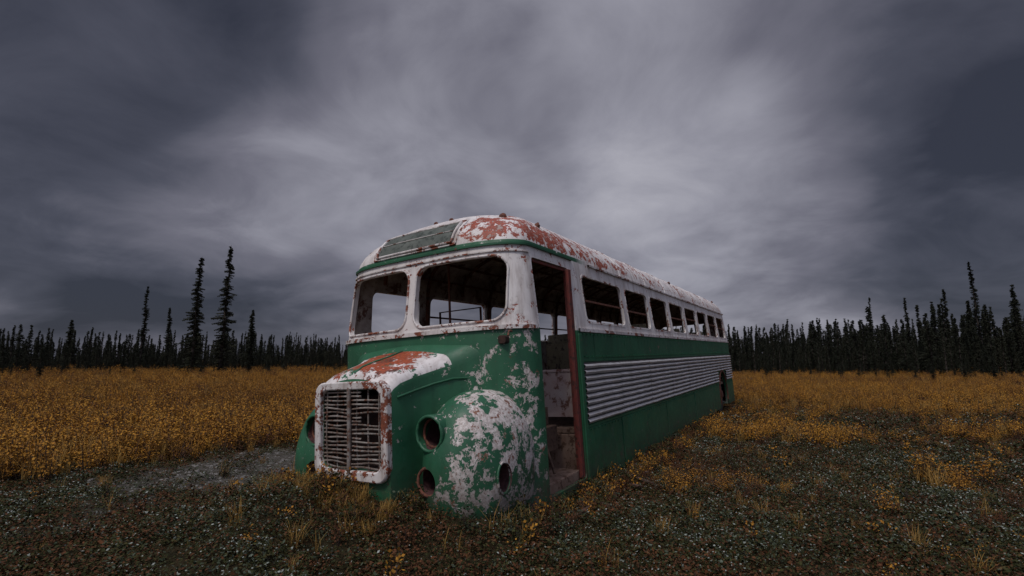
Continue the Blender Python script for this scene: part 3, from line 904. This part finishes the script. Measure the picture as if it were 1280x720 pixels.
hl=lambda a,r:(2.9+max(0,(-a-38))*.05)*r/68
hr=lambda a,r:(3.9+max(0,(a-24))*.07)*r/66
forest(-62,5,58,74,900,hl); forest(-62,20,74,120,1700,lambda a,r:3.1*r/75)
forest(15,62,52,70,750,hr); forest(10,62,70,120,1500,lambda a,r:4.1*r/75)
forest(-62,62,52,64,1500,lambda a,r:1.9,True)
forest(-62,62,40,52,160,lambda a,r:1.4,True)
scatter('distant_spruce_forest',fo,C_sp)

# ================================================================ SKY / LIGHT
w=bpy.data.worlds.new('World'); sc.world=w; w.use_nodes=True
t=NT(w.node_tree); bg=w.node_tree.nodes['Background']
tc=t.node('ShaderNodeTexCoord').outputs['Generated']
sp_=t.node('ShaderNodeSeparateXYZ'); t.l.new(tc,sp_.inputs[0]); X,Y,Z=sp_.outputs
zc=t.m('ADD',t.m('MAXIMUM',Z,0.0),.28)
cv_=t.node('ShaderNodeCombineXYZ'); t.put(cv_.inputs[0],t.m('DIVIDE',X,zc)); t.put(cv_.inputs[1],t.m('DIVIDE',Y,zc)); cv_.inputs[2].default_value=3.7
cvec=cv_.outputs[0]
n1=t.noise(cvec,.95,4,.50,.6); n2=t.noise(cvec,2.6,6,.60,.5); n3=t.noise(t.scalev(cvec,(1,.7,1)),.5,3,.5,.4)
n=t.m('ADD',t.m('ADD',t.m('MULTIPLY',n1,.46),t.m('MULTIPLY',n2,.19)),t.m('MULTIPLY',n3,.35))
def glow(d,lo,amp): return t.mr(t.dot(tc,d),lo,1.0,0,amp,True)
val=t.m('ADD',.27,t.m('MULTIPLY',t.m('SUBTRACT',n,.5),2.8))
for d,lo,amp in(((.06,.85,.50),.78,.42),((.24,.80,.60),.86,.12),((.38,.90,.20),.93,.22),((-.36,.84,.38),.90,.10),((-.25,.93,.27),.90,.08)):
    val=t.m('ADD',val,glow(d,lo,amp))
for d,lo,amp in(((.60,.68,.42),.88,.16),((-.66,.75,.10),.86,.10),((-.66,.56,.50),.88,.12),((.62,.77,.15),.90,.05),((.66,.52,.54),.90,.12),((-.22,.74,.64),.93,.16)):
    val=t.m('SUBTRACT',val,glow(d,lo,amp))
col=t.ramp(val,[(0,(.034,.037,.054)),(.22,(.070,.073,.099)),(.5,(.155,.153,.192)),(.75,(.29,.288,.34)),(1,(.44,.436,.49))])
sky=t.node('ShaderNodeTexSky',sky_type='NISHITA'); sky.sun_disc=False; sky.sun_elevation=math.radians(56); sky.sun_rotation=math.radians(215)
skc=t.mix(1.0,sky.outputs[0],(.05,.05,.05),'MULTIPLY')
col=t.mix(.05,col,skc)
beh=t.m('ADD',t.mr(Y,.15,-.6,0,2.0,True),t.mr(Z,.74,.97,0,5.8,True))  # added sky brightness behind the camera and overhead, out of view, lights the scene
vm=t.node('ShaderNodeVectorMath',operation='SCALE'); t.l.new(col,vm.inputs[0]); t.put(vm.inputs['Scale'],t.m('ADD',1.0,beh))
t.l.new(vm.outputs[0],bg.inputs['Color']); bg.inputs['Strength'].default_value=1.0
w.cycles.sampling_method='MANUAL'; w.cycles.sample_map_resolution=256
sun=bpy.data.lights.new('sun','SUN'); sun.energy=1.5; sun.angle=math.radians(14); sun.color=(1,.93,.84)
so=bpy.data.objects.new('sun',sun); COL.objects.link(so)
az=math.radians(215); el=math.radians(56)
d=Vector((math.sin(az)*math.cos(el),math.cos(az)*math.cos(el),math.sin(el)))
so.rotation_euler=d.to_track_quat('Z','Y').to_euler()

cam=bpy.data.cameras.new('camera'); cam.lens=17.44; cam.sensor_width=36; cam.clip_end=6000; cam.clip_start=.05
co=bpy.data.objects.new('camera',cam); COL.objects.link(co); co.location=(0,0,1.25); co.rotation_euler=(math.radians(90+8.26),0,0)
sc.camera=co
